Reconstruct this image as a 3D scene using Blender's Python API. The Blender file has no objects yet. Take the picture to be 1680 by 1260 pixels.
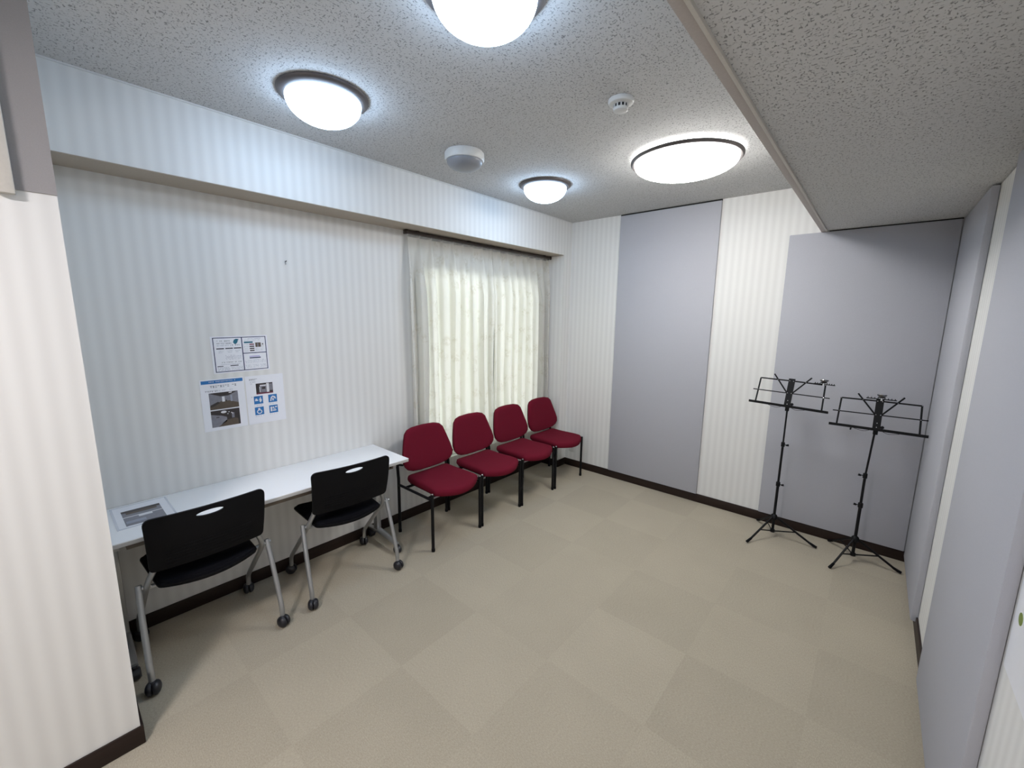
import bpy, bmesh, math, random
from mathutils import Vector, Matrix
random.seed(7)
PI = math.pi
S = bpy.context.scene
C = S.collection

# ------------------------------------------------------------------ dimensions (metres)
XW, XS, XR = -0.722, -0.497, 2.388          # window wall, soffit/pillar face, right wall
YF, YB, YP = 1.365, -4.2, -2.385            # far wall, back wall, end of the partition
XP = 0.0526                                 # partition face
ZC, ZL = 2.6375, 2.2985                     # ceiling, soffit / lowered ceiling
XB = 1.656                                  # edge of lowered ceiling
HB = 0.079                                  # baseboard height

# ------------------------------------------------------------------ materials
def lin(c):
    f = lambda v: v / 12.92 if v <= 0.04045 else ((v + 0.055) / 1.055) ** 2.4
    return (f(c[0] / 255), f(c[1] / 255), f(c[2] / 255), 1)

def new_mat(name):
    m = bpy.data.materials.new(name); m.use_nodes = True
    return m, m.node_tree, m.node_tree.nodes['Principled BSDF']

def nd(nt, typ, **kw):
    n = nt.nodes.new(typ)
    for k, v in kw.items():
        if k in n.inputs: n.inputs[k].default_value = v
        else: setattr(n, k, v)
    return n

def math_n(nt, op, a, b=None, c=None):
    n = nt.nodes.new('ShaderNodeMath'); n.operation = op
    for i, v in enumerate((a, b, c)):
        if v is None: continue
        if hasattr(v, 'is_linked'): nt.links.new(v, n.inputs[i])
        else: n.inputs[i].default_value = v
    return n.outputs[0]

def mixc(nt, fac, a, b):
    n = nt.nodes.new('ShaderNodeMix'); n.data_type = 'RGBA'
    for i, v in ((0, fac), (6, a), (7, b)):
        if hasattr(v, 'is_linked'): nt.links.new(v, n.inputs[i])
        else: n.inputs[i].default_value = v
    return n.outputs[2]

def ramp(nt, fac, stops):
    n = nt.nodes.new('ShaderNodeValToRGB'); nt.links.new(fac, n.inputs[0])
    e = n.color_ramp.elements
    while len(e) < len(stops): e.new(0.5)
    for el, (p, c) in zip(e, stops):
        el.position = p; el.color = c if len(c) == 4 else (*c, 1)
    return n.outputs[0]

def coords(nt): return nt.nodes.new('ShaderNodeTexCoord').outputs['Object']

def noise(nt, vec, scale, detail=3, rough=0.5, mapping=None):
    if mapping:
        mp = nt.nodes.new('ShaderNodeMapping'); mp.inputs['Scale'].default_value = mapping
        nt.links.new(vec, mp.inputs['Vector']); vec = mp.outputs[0]
    n = nd(nt, 'ShaderNodeTexNoise', Scale=scale, Detail=detail, Roughness=rough)
    nt.links.new(vec, n.inputs['Vector'])
    return n.outputs['Fac']

def bump(nt, b, height, strength, dist=0.01):
    n = nd(nt, 'ShaderNodeBump', Strength=strength, Distance=dist)
    nt.links.new(height, n.inputs['Height']); nt.links.new(n.outputs[0], b.inputs['Normal'])

def plain(name, col, rough=0.5, metal=0.0, nscale=0, namt=0.0, bumpy=0.0, spec=0.5):
    """one colour, with a little procedural grain"""
    m, nt, b = new_mat(name)
    b.inputs['Roughness'].default_value = rough; b.inputs['Metallic'].default_value = metal
    b.inputs['Specular IOR Level'].default_value = spec
    if nscale:
        f = noise(nt, coords(nt), nscale, 3)
        lo = tuple(max(0, v * (1 - namt)) for v in col[:3]) + (1,)
        hi = tuple(min(1, v * (1 + namt)) for v in col[:3]) + (1,)
        nt.links.new(mixc(nt, f, lo, hi), b.inputs['Base Color'])
        if bumpy: bump(nt, b, f, bumpy, 0.002)
    else: b.inputs['Base Color'].default_value = col
    return m

def wallpaper():
    m, nt, b = new_mat('striped_wallpaper'); v = coords(nt)
    sx = nt.nodes.new('ShaderNodeSeparateXYZ'); nt.links.new(v, sx.inputs[0])
    t = math_n(nt, 'ADD', sx.outputs[0], sx.outputs[1])
    s = math_n(nt, 'SINE', math_n(nt, 'MULTIPLY', t, 2 * PI / 0.0533))
    s = math_n(nt, 'MULTIPLY_ADD', s, 0.5, 0.5)
    fine = noise(nt, v, 420, 2)
    s2 = math_n(nt, 'ADD', math_n(nt, 'MULTIPLY', s, 0.82), math_n(nt, 'MULTIPLY', fine, 0.18))
    col = mixc(nt, s2, (0.682, 0.676, 0.655, 1), (0.750, 0.746, 0.724, 1))
    nt.links.new(col, b.inputs['Base Color'])
    r = math_n(nt, 'MULTIPLY_ADD', s, -0.12, 0.62); nt.links.new(r, b.inputs['Roughness'])
    b.inputs['Specular IOR Level'].default_value = 0.35
    bump(nt, b, s2, 0.12, 0.002)
    return m

def ceiling_mat():
    m, nt, b = new_mat('fissured_ceiling_board'); v = coords(nt)
    n1 = noise(nt, v, 165, 2.0, 0.5, (1.0, 0.5, 1))
    n2 = noise(nt, v, 165, 2.0, 0.5, (0.5, 1.0, 1))
    n3 = noise(nt, v, 260, 2)
    a = ramp(nt, n1, [(0.60, (0, 0, 0)), (0.67, (1, 1, 1))])
    c = ramp(nt, n2, [(0.61, (0, 0, 0)), (0.68, (1, 1, 1))])
    pit = math_n(nt, 'MAXIMUM', a, c)
    col = mixc(nt, pit, (0.58, 0.58, 0.575, 1), (0.27, 0.27, 0.27, 1))
    nt.links.new(col, b.inputs['Base Color'])
    b.inputs['Roughness'].default_value = 0.9; b.inputs['Specular IOR Level'].default_value = 0.1
    h = math_n(nt, 'SUBTRACT', math_n(nt, 'MULTIPLY', n3, 0.25), pit)
    bump(nt, b, h, 0.5, 0.003)
    return m

def carpet_mat():
    m, nt, b = new_mat('carpet_tiles'); v = coords(nt)
    sx = nt.nodes.new('ShaderNodeSeparateXYZ'); nt.links.new(v, sx.inputs[0])
    ix = math_n(nt, 'FLOOR', math_n(nt, 'MULTIPLY', sx.outputs[0], 2.0))
    iy = math_n(nt, 'FLOOR', math_n(nt, 'MULTIPLY', sx.outputs[1], 2.0))
    par = math_n(nt, 'PINGPONG', math_n(nt, 'ADD', ix, iy), 1.0)
    cmb = nt.nodes.new('ShaderNodeCombineXYZ'); nt.links.new(ix, cmb.inputs[0]); nt.links.new(iy, cmb.inputs[1])
    wn = nt.nodes.new('ShaderNodeTexWhiteNoise'); nt.links.new(cmb.outputs[0], wn.inputs['Vector'])
    # pile runs one way in one tile and the other way in the next
    fa = noise(nt, v, 260, 3, 0.7, (1, .45, 1)); fb = noise(nt, v, 260, 3, 0.7, (.45, 1, 1))
    fm = nt.nodes.new('ShaderNodeMix'); nt.links.new(par, fm.inputs[0]); nt.links.new(fa, fm.inputs[2]); nt.links.new(fb, fm.inputs[3])
    pile = fm.outputs[0]
    blot = noise(nt, v, 3.0, 3)
    k = math_n(nt, 'ADD', math_n(nt, 'MULTIPLY', par, -0.05), math_n(nt, 'MULTIPLY', wn.outputs['Value'], 0.05))
    k = math_n(nt, 'ADD', k, math_n(nt, 'MULTIPLY_ADD', pile, 0.9, -0.45))
    k = math_n(nt, 'ADD', k, math_n(nt, 'MULTIPLY_ADD', blot, 0.14, -0.07))
    k = math_n(nt, 'ADD', k, 0.55)
    col = ramp(nt, k, [(0.0, (0.200, 0.172, 0.125)), (1.0, (0.560, 0.495, 0.385))])
    nt.links.new(col, b.inputs['Base Color'])
    b.inputs['Roughness'].default_value = 0.95; b.inputs['Specular IOR Level'].default_value = 0.08
    b.inputs['Sheen Weight'].default_value = 0.15
    bump(nt, b, pile, 0.5, 0.004)
    return m

def fabric(name, col, sc, amt, strength=0.3, rough=0.9, sheen=0.0):
    m, nt, b = new_mat(name); v = coords(nt)
    f = noise(nt, v, sc, 2, 0.6)
    lo = tuple(c * (1 - amt) for c in col[:3]) + (1,); hi = tuple(min(1, c * (1 + amt)) for c in col[:3]) + (1,)
    nt.links.new(mixc(nt, f, lo, hi), b.inputs['Base Color'])
    b.inputs['Roughness'].default_value = rough; b.inputs['Specular IOR Level'].default_value = 0.12
    b.inputs['Sheen Weight'].default_value = sheen
    bump(nt, b, f, strength, 0.002)
    return m

def curtain_mat():
    m, nt, b = new_mat('cream_jacquard_curtain'); v = coords(nt)
    n1 = noise(nt, v, 45, 4, 0.65)
    vor = nd(nt, 'ShaderNodeTexVoronoi', Scale=9.0); nt.links.new(v, vor.inputs['Vector'])
    near = ramp(nt, vor.outputs['Distance'], [(0.25, (1, 1, 1)), (0.45, (0, 0, 0))])
    mot = math_n(nt, 'MULTIPLY', near, ramp(nt, n1, [(0.47, (0, 0, 0)), (0.53, (1, 1, 1))]))
    col = mixc(nt, mot, (0.79, 0.775, 0.725, 1), (0.71, 0.685, 0.615, 1))
    b.inputs['Roughness'].default_value = 0.75; b.inputs['Specular IOR Level'].default_value = 0.15
    nt.links.new(col, b.inputs['Base Color'])
    tr = nt.nodes.new('ShaderNodeBsdfTranslucent'); nt.links.new(col, tr.inputs['Color'])
    mx = nt.nodes.new('ShaderNodeMixShader'); mx.inputs[0].default_value = 0.38
    nt.links.new(b.outputs[0], mx.inputs[1]); nt.links.new(tr.outputs[0], mx.inputs[2])
    nt.links.new(mx.outputs[0], nt.nodes['Material Output'].inputs['Surface'])
    return m

def glass_mat():
    m, nt, b = new_mat('window_glass')
    tp = nd(nt, 'ShaderNodeBsdfTransparent', Color=(0.92, 0.96, 0.94, 1)); gl = nd(nt, 'ShaderNodeBsdfGlossy', Roughness=0.02)
    fr = nd(nt, 'ShaderNodeFresnel', IOR=1.45)
    mx = nt.nodes.new('ShaderNodeMixShader')
    nt.links.new(fr.outputs[0], mx.inputs[0]); nt.links.new(tp.outputs[0], mx.inputs[1]); nt.links.new(gl.outputs[0], mx.inputs[2])
    nt.links.new(mx.outputs[0], nt.nodes['Material Output'].inputs['Surface'])
    return m

def lamp_mat(name, col, strength):
    m, nt, b = new_mat(name)
    b.inputs['Base Color'].default_value = (0.8, 0.85, 0.9, 1); b.inputs['Roughness'].default_value = 0.25
    b.inputs['Emission Color'].default_value = (*col, 1); b.inputs['Emission Strength'].default_value = strength
    return m

def wood_dark():
    m, nt, b = new_mat('dark_brown_vinyl'); v = coords(nt)
    f = noise(nt, v, 9, 3, 0.6, (1, 1, 12))
    nt.links.new(mixc(nt, f, (0.016, 0.009, 0.007, 1), (0.030, 0.018, 0.014, 1)), b.inputs['Base Color'])
    b.inputs['Roughness'].default_value = 0.5; b.inputs['Specular IOR Level'].default_value = 0.25
    return m

SMALL_E, BIG_E = 8.6, 13.0
MT = dict(
    wall=wallpaper(), ceil=ceiling_mat(), carpet=carpet_mat(), base=wood_dark(),
    panel=fabric('grey_acoustic_fabric', (0.435, 0.438, 0.475), 700, 0.12, 0.25),
    upper_grey=plain('grey_upper_layer', (0.30, 0.285, 0.285, 1), 0.8, nscale=300, namt=0.08),
    beige=plain('beige_trim', (0.55, 0.52, 0.47, 1), 0.55, nscale=120, namt=0.06),
    lintel=plain('brown_soffit_board', (0.42, 0.365, 0.295, 1), 0.75, nscale=140, namt=0.07),
    frame=plain('taupe_edge_board', (0.44, 0.395, 0.365, 1), 0.6, nscale=160, namt=0.08),
    red=fabric('maroon_weave', (0.130, 0.007, 0.019), 520, 0.30, 0.35, 0.9, 0.0),
    blk=plain('black_enamel', (0.005, 0.005, 0.006, 1), 0.45, nscale=200, namt=0.3, spec=0.22),
    blkp=plain('black_plastic', (0.0035, 0.0035, 0.0045, 1), 0.55, nscale=400, namt=0.3, bumpy=0.15, spec=0.14),
    blkf=fabric('black_seat_fabric', (0.004, 0.004, 0.006), 600, 0.3, 0.3),
    silver=plain('silver_paint', (0.42, 0.43, 0.44, 1), 0.33, 0.75, nscale=300, namt=0.06),
    chrome=plain('chrome', (0.75, 0.75, 0.77, 1), 0.12, 1.0, nscale=80, namt=0.03),
    white=plain('white_melamine', (0.89, 0.895, 0.905, 1), 0.32, nscale=180, namt=0.02),
    edge=plain('grey_table_edge', (0.50, 0.49, 0.48, 1), 0.5, nscale=120, namt=0.05),
    under=plain('brown_under_board', (0.13, 0.105, 0.080, 1), 0.6, nscale=60, namt=0.15),
    caster=plain('black_caster_nylon', (0.014, 0.014, 0.018, 1), 0.4, nscale=150, namt=0.2),
    stand=plain('matt_black_steel', (0.006, 0.006, 0.007, 1), 0.5, 0.0, nscale=250, namt=0.25, spec=0.2),
    plastic=plain('white_plastic', (0.66, 0.66, 0.64, 1), 0.4, nscale=90, namt=0.03),
    greyd=plain('grey_dome_plastic', (0.24, 0.25, 0.275, 1), 0.35, nscale=90, namt=0.05),
    slot=plain('black_slot', (0.01, 0.01, 0.01, 1), 0.8, nscale=90, namt=0.2),
    rim=plain('bronze_lamp_rim', (0.105, 0.092, 0.090, 1), 0.45, 0.35, nscale=150, namt=0.1),
    lampS=lamp_mat('cool_lamp_diffuser', (0.52, 0.725, 1.0), SMALL_E),
    lampB=lamp_mat('neutral_lamp_diffuser', (1.0, 0.985, 0.955), BIG_E),
    curtain=curtain_mat(), glass=glass_mat(),
    rail=plain('dark_brown_rail', (0.035, 0.024, 0.018, 1), 0.35, nscale=60, namt=0.2),
    alu=plain('window_aluminium', (0.45, 0.46, 0.46, 1), 0.4, 0.6, nscale=60, namt=0.05),
    paper=plain('white_paper', (0.78, 0.79, 0.83, 1), 0.35, nscale=50, namt=0.02),
    film=plain('laminate_sheet', (0.66, 0.68, 0.74, 1), 0.18, nscale=50, namt=0.02),
    navy=plain('navy_ink', (0.020, 0.035, 0.095, 1), 0.5, nscale=50, namt=0.1),
    ink=plain('black_ink', (0.05, 0.055, 0.07, 1), 0.5, nscale=50, namt=0.1),
    blue=plain('blue_ink', (0.022, 0.16, 0.42, 1), 0.45, nscale=50, namt=0.08),
    teal=plain('teal_ink', (0.012, 0.13, 0.20, 1), 0.45, nscale=50, namt=0.08),
    wine=plain('wine_ink', (0.16, 0.03, 0.06, 1), 0.45, nscale=50, namt=0.08),
    lav=plain('lavender_ink', (0.42, 0.38, 0.68, 1), 0.45, nscale=50, namt=0.08),
    pale=plain('pale_grey_ink', (0.30, 0.32, 0.40, 1), 0.45, nscale=50, namt=0.08),
    pbrown=plain('print_brown', (0.095, 0.072, 0.052, 1), 0.4, nscale=80, namt=0.2),
    pgrey=plain('print_grey', (0.20, 0.20, 0.23, 1), 0.4, nscale=60, namt=0.2),
    pdark=plain('print_dark', (0.035, 0.028, 0.028, 1), 0.4, nscale=60, namt=0.3),
    plight=plain('print_light', (0.70, 0.70, 0.72, 1), 0.4, nscale=60, namt=0.05),
    green=plain('green_mark', (0.16, 0.22, 0.03, 1), 0.5, nscale=60, namt=0.1),
)

# ------------------------------------------------------------------ mesh helpers
class MB:
    """collects shapes into one mesh"""
    def __init__(s): s.bm = bmesh.new(); s.mats = []
    def mi(s, m):
        if m not in s.mats: s.mats.append(m)
        return s.mats.index(m)
    def _mark(s, n0, m, smooth=False):
        i = s.mi(m) if m else 0
        s.bm.faces.ensure_lookup_table()
        for f in s.bm.faces[n0:]: f.material_index = i; f.smooth = smooth
    def box(s, a, b, m=None, bev=0.0, M=None):
        n0 = len(s.bm.faces)
        if bev > 0:
            t = bmesh.new(); bmesh.ops.create_cube(t, size=1.0)
            for v in t.verts: v.co = Vector([(a[i] + b[i]) / 2 + v.co[i] * (b[i] - a[i]) for i in range(3)])
            bmesh.ops.bevel(t, geom=t.edges[:], offset=bev, segments=2, profile=0.5, affect='EDGES')
            s._merge(t, M); t.free()
        else:
            vs = [s.bm.verts.new((M @ Vector(p)) if M else Vector(p)) for p in
                  [(x, y, z) for z in (a[2], b[2]) for y in (a[1], b[1]) for x in (a[0], b[0])]]
            for q in ((0, 2, 3, 1), (4, 5, 7, 6), (0, 1, 5, 4), (2, 6, 7, 3), (0, 4, 6, 2), (1, 3, 7, 5)):
                s.bm.faces.new([vs[i] for i in q])
        s._mark(n0, m, bev > 0); return s
    def _merge(s, t, M=None):
        mp = {}
        for v in t.verts: mp[v] = s.bm.verts.new((M @ v.co) if M else v.co)
        for f in t.faces:
            try: s.bm.faces.new([mp[v] for v in f.verts])
            except ValueError: pass
    def tube(s, pts, r, m=None, n=12, smooth_pts=0, flat=None):
        """round tube along a path; r a number or one per point; flat=(w,h) for a rectangular bar"""
        n0 = len(s.bm.faces)
        P = [Vector(p) for p in pts]
        rs = [r] * len(P) if not hasattr(r, '__len__') else list(r)
        if smooth_pts and len(P) > 2:
            Q, RR = [], []
            for i in range(len(P) - 1):
                p0 = P[i - 1] if i else P[i]; p1 = P[i]; p2 = P[i + 1]; p3 = P[i + 2] if i + 2 < len(P) else P[i + 1]
                for k in range(smooth_pts):
                    t = k / smooth_pts
                    Q.append(0.5 * ((2 * p1) + (p2 - p0) * t + (2 * p0 - 5 * p1 + 4 * p2 - p3) * t * t + (3 * p1 - p0 - 3 * p2 + p3) * t ** 3))
                    RR.append(rs[i] + (rs[i + 1] - rs[i]) * t)
            Q.append(P[-1]); RR.append(rs[-1]); P, rs = Q, RR
        up = None; rings = []
        for i, p in enumerate(P):
            d = (P[min(i + 1, len(P) - 1)] - P[max(i - 1, 0)]).normalized()
            if up is None:
                up = Vector((0, 0, 1)) if abs(d.z) < 0.9 else Vector((1, 0, 0))
            a = d.cross(up)
            if a.length < 1e-6: a = d.orthogonal()
            a.normalize(); u = a.cross(d).normalized(); up = u
            if flat:
                w, h = flat
                rings.append([s.bm.verts.new(p + a * sx * w / 2 + u * sy * h / 2) for sx, sy in ((1, 1), (-1, 1), (-1, -1), (1, -1))])
            else:
                rings.append([s.bm.verts.new(p + (a * math.cos(2 * PI * k / n) + u * math.sin(2 * PI * k / n)) * rs[i]) for k in range(n)])
        k_ = len(rings[0])
        for A, B in zip(rings, rings[1:]):
            for k in range(k_):
                s.bm.faces.new((A[k], A[(k + 1) % k_], B[(k + 1) % k_], B[k]))
        s.bm.faces.new(rings[0][::-1]); s.bm.faces.new(rings[-1])
        s._mark(n0, m, not flat); return s
    def lathe(s, prof, c=(0, 0, 0), m=None, n=48, axis='z', smooth=True, close=True):
        """prof = [(radius, height)...] turned about an axis"""
        n0 = len(s.bm.faces); rings = []
        def put(x, y, h):
            p = {'z': (x, y, h), 'y': (x, h, y), 'x': (h, x, y)}[axis]
            return s.bm.verts.new((p[0] + c[0], p[1] + c[1], p[2] + c[2]))
        for r, h in prof:
            if r < 1e-6: rings.append([put(0, 0, h)])
            else: rings.append([put(r * math.cos(2 * PI * k / n), r * math.sin(2 * PI * k / n), h) for k in range(n)])
        for A, B in zip(rings, rings[1:]):
            for k in range(n):
                a0, a1 = A[k % len(A)], A[(k + 1) % len(A)]; b0, b1 = B[k % len(B)], B[(k + 1) % len(B)]
                q = []
                for v in (a0, a1, b1, b0):
                    if v not in q: q.append(v)
                if len(q) > 2: s.bm.faces.new(q)
        if close:
            for R in (rings[0], rings[-1]):
                if len(R) > 2: s.bm.faces.new(R)
        s._mark(n0, m, smooth); return s
    def pad(s, outline, rings, fn, m=None):
        """cushion: outline [(u,v)] scaled toward its centre ring by ring; rings [(inset, w)]; fn(u,v,w)->xyz"""
        n0 = len(s.bm.faces); n = len(outline)
        cu = sum(p[0] for p in outline) / n; cv = sum(p[1] for p in outline) / n
        hs = max(max(abs(p[0] - cu) for p in outline), max(abs(p[1] - cv) for p in outline))
        R = []
        for ins, w in rings:
            k = 1 - ins / hs
            R.append([s.bm.verts.new(fn(cu + (u - cu) * k, cv + (v - cv) * k, w)) for u, v in outline])
        for A, B in zip(R, R[1:]):
            for i in range(n): s.bm.faces.new((A[i], A[(i + 1) % n], B[(i + 1) % n], B[i]))
        for ring in (R[0], R[-1]):
            u0 = sum((v.co for v in ring), Vector()) / n
            cvt = s.bm.verts.new(u0)
            for i in range(n): s.bm.faces.new((ring[i], ring[(i + 1) % n], cvt))
        s._mark(n0, m, True); return s
    def prism(s, poly, fn, m=None, holes=()):
        """flat polygon (u,v) extruded between w=0 and w=1 through fn(u,v,w)"""
        n0 = len(s.bm.faces)
        bot = [s.bm.verts.new(fn(u, v, 0)) for u, v in poly]; top = [s.bm.verts.new(fn(u, v, 1)) for u, v in poly]
        n = len(poly)
        for i in range(n): s.bm.faces.new((bot[i], bot[(i + 1) % n], top[(i + 1) % n], top[i]))
        s.bm.faces.new(bot[::-1]); s.bm.faces.new(top)
        s._mark(n0, m); return s
    def build(s, name, mat=None, parent=None, loc=None, sub=0, fix=True, autosmooth=True):
        if fix: bmesh.ops.recalc_face_normals(s.bm, faces=s.bm.faces[:])
        me = bpy.data.meshes.new(name); s.bm.to_mesh(me); s.bm.free()
        ms = s.mats if s.mats else []
        if ms:
            for m in ms: me.materials.append(m)
        else: me.materials.append(mat)
        o = bpy.data.objects.new(name, me); C.objects.link(o)
        if parent: o.parent = parent
        if loc: o.location = loc
        if autosmooth:
            try: me.set_sharp_from_angle(angle=math.radians(38))
            except Exception: pass
        if sub:
            md = o.modifiers.new('subdivision', 'SUBSURF'); md.levels = sub; md.render_levels = sub
        return o

def thing(name, label, cat, loc=(0, 0, 0), rz=0.0, group=None):
    o = bpy.data.objects.new(name, None); C.objects.link(o); o.empty_display_size = 0.1
    o.location = loc; o.rotation_euler = (0, 0, rz)
    o['label'] = label; o['category'] = cat
    if group: o['group'] = group
    return o
def tag(o, label, cat, group=None):
    o['label'] = label; o['category'] = cat
    if group: o['group'] = group
    return o
def struct(o): o['kind'] = 'structure'; return o
def dup(root, loc, rz, label):
    r = root.copy(); C.objects.link(r); r.location = loc; r.rotation_euler = (0, 0, rz); r['label'] = label
    def rec(src, dst):
        for ch in list(src.children):
            c = ch.copy(); C.objects.link(c); c.parent = dst; rec(ch, c)
    rec(root, r); return r
def bx(name, a, b, m, kind=True, bev=0.0):
    o = MB().box(a, b, m, bev).build(name)
    return struct(o) if kind else o

# ------------------------------------------------------------------ the room
bx('floor', (-0.95, YB, -0.10), (2.60, 1.55, 0.0), MT['carpet'])
WY0, WY1, WZ0, WZ1 = -0.44, 1.05, 0.41, 2.06      # window opening
w = MB()
w.box((-0.90, YB, 0), (XW, WY0, ZC), MT['wall']); w.box((-0.90, WY1, 0), (XW, 1.55, ZC), MT['wall'])
w.box((-0.90, WY0, 0), (XW, WY1, WZ0), MT['wall']); w.box((-0.90, WY0, WZ1), (XW, WY1, ZC), MT['wall'])
struct(w.build('wall_window'))
bx('wall_pillar', (XW, 1.222, 0), (XS, YF, ZL), MT['wall'])
bx('wall_soffit', (XW, YP, ZL), (XS, YF, ZC), MT['wall'])
bx('wall_far', (-0.95, YF, 0), (2.60, 1.55, ZC + 0.1), MT['wall'])
bx('wall_right', (XR, YB, 0), (2.60, YF, ZL), MT['wall'])
bx('wall_back', (-0.95, YB - 0.15, 0), (2.60, YB, ZC + 0.1), MT['wall'])
bx('wall_partition', (XW, YB, 0), (XP, YP, ZC), MT['wall'])
bx('ceiling', (-0.95, YB, ZC), (XB, 1.55, ZC + 0.12), MT['ceil'])
bx('ceiling_lowered', (XB + 0.001, YB, ZL + 0.004), (2.60, YF, ZC + 0.12), MT['ceil'])
t = MB().box((XB - 0.007, YB, ZL - 0.002), (XB + 0.020, YF - 0.0005, ZL + 0.10), MT['frame'], 0.002); struct(t.build('trim_1'))
t = MB().box((XB + 0.0205, YB, ZL - 0.006), (XB + 0.031, YF - 0.0005, ZL + 0.02), MT['beige'], 0.002); struct(t.build('trim_2'))
# thin bead where the soffit meets the ceiling
t = MB().box((XS, YP, ZC - 0.007), (XS + 0.006, YF, ZC), MT['plastic']); struct(t.build('trim_3'))
t = MB().box((XW + 0.0005, YP, ZL - 0.003), (XS - 0.002, 1.2215, ZL), MT['lintel']); struct(t.build('trim_6'))
# thin grey layer over the upper partition, with a beige batten on it
t = MB().box((XP, -3.2, 2.03), (XP + 0.004, YP + 0.001, ZC - 0.001), MT['upper_grey']); struct(t.build('upper_layer'))
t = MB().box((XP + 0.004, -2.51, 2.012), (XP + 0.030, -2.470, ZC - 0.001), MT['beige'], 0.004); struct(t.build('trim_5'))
# baseboards
def basebd(name, a, b): 
    struct(MB().box(a, b, MT['base'], 0.003).build(name))
basebd('baseboard_window', (XW, YP, 0), (XW + 0.009, 1.222, HB))
o = MB(); o.box((XW + 0.009, 1.213, 0), (XS + 0.009, 1.222, HB), MT['base'], 0.003); o.box((XS, 1.2215, 0), (XS + 0.009, YF - 0.0085, HB), MT['base'], 0.003); struct(o.build('baseboard_pillar'))
basebd('baseboard_far', (XS, YF - 0.009, 0), (XR - 0.009, YF, HB))
basebd('baseboard_right', (XR - 0.009, YB, 0), (XR, YF, HB))
o = MB(); o.box((XP, YB, 0), (XP + 0.009, YP + 0.009, HB), MT['base'], 0.003); o.box((XW + 0.009, YP, 0), (XP + 0.0005, YP + 0.009, HB), MT['base'], 0.003); struct(o.build('baseboard_partition'))

# window behind the curtains
f = MB()
for a, b in (((-0.83, WY0, WZ0), (-0.76, WY0 + 0.04, WZ1)), ((-0.83, WY1 - 0.04, WZ0), (-0.76, WY1, WZ1)),
             ((-0.83, WY0, WZ0), (-0.76, WY1, WZ0 + 0.04)), ((-0.83, WY0, WZ1 - 0.04), (-0.76, WY1, WZ1)),
             ((-0.82, 0.285, WZ0), (-0.77, 0.335, WZ1))): f.box(a, b, MT['alu'], 0.003)
win = struct(f.build('window_1'))
g = MB().box((-0.800, WY0 + 0.04, WZ0 + 0.04), (-0.795, 0.285, WZ1 - 0.04), MT['glass']).build('glass_pane', parent=win)
g = MB().box((-0.800, 0.335, WZ0 + 0.04), (-0.795, WY1 - 0.04, WZ1 - 0.04), MT['glass']).build('glass_pane', parent=win)

# acoustic panels on far and right walls
G = 'grey fabric acoustic panels on the walls'
def panel(a, b, label, gap=None):
    o = tag(MB().box(a, b, MT['panel'], 0.006).build('acoustic_panel'), label, 'wall panel', G)
    if gap: MB().box(*gap, MT['slot']).build('gap_shade_strip', parent=o)  # black strip painting in the shadow line between panel top and ceiling
    return o
panel((0.060, YF - 0.020, HB), (0.959, YF, ZC - 0.012), 'tall grey acoustic wall panel between two cream wallpaper strips on far wall', ((0.060, YF - 0.014, ZC - 0.0118), (0.959, YF - 0.001, ZC - 0.001)))
panel((1.457, YF - 0.020, HB), (XR - 0.031, YF - 0.0005, ZL - 0.004), 'grey acoustic wall panel on far wall behind the music stands', ((XB + 0.04, YF - 0.014, ZL - 0.0039), (XR - 0.031, YF - 0.001, ZL + 0.003)))
panel((XR - 0.030, 0.508, HB - 0.03), (XR - 0.0005, YF - 0.021, ZL - 0.004), 'narrow-looking grey acoustic panel on right wall, in the corner beside the music stands')
panel((XR - 0.030, -0.910, HB - 0.03), (XR - 0.0005, 0.005, ZL - 0.004), 'nearest grey acoustic panel on right wall, at the right edge of the photo')

# ------------------------------------------------------------------ ceiling fittings
def dome_light(x, y, label, group):
    r = thing('ceiling_light', label, 'ceiling light', (x, y, ZC), 0, group)
    MB().lathe([(0.140, 0), (0.186, 0), (0.191, -0.003), (0.190, -0.009), (0.182, -0.017), (0.164, -0.024), (0.150, -0.024), (0.140, -0.012)], m=MT['rim'], n=72, close=False).build('rim', parent=r)
    pr = [(0.156, -0.014), (0.158, -0.028)]
    for k in range(1, 13):
        a = k / 12 * PI / 2; pr.append((0.158 * math.cos(a), -0.028 - 0.096 * math.sin(a)))
    MB().lathe(pr, m=MT['lampS'], n=72, close=False).build('diffuser', parent=r)
    return r
GL = 'small cool white dome lights'
dome_light(0.052, -1.506, 'small bluish dome ceiling light above the white table, near the wall posters', GL)
dome_light(0.048, 0.153, 'small bluish dome ceiling light closest to the curtains', GL)
dome_light(1.045, -1.482, 'bluish dome ceiling light cut by the top edge of the photo', GL)
r = thing('ceiling_light', 'large round white ceiling light with a dark rim by the lowered ceiling', 'ceiling light', (1.048, 0.222, ZC))
MB().lathe([(0.270, -0.022), (0.308, -0.020), (0.317, -0.024), (0.317, -0.030), (0.308, -0.041), (0.294, -0.042), (0.27, -0.03)], m=MT['rim'], n=96, close=False).build('rim', parent=r)
pr = [(0.294, -0.030), (0.293, -0.043)]
for k in range(1, 15):
    a = k / 14 * PI / 2; pr.append((0.293 * math.cos(a), -0.043 - 0.075 * math.sin(a)))
MB().lathe([(0.278, 0.0), (0.280, -0.004), (0.280, -0.021), (0.270, -0.0215)], m=MT['lampB'], n=96, close=False).build('lit_back_cover', parent=r)
df = MB().lathe(pr, m=MT['lampB'], n=96, close=False).build('diffuser', parent=r)

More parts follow.
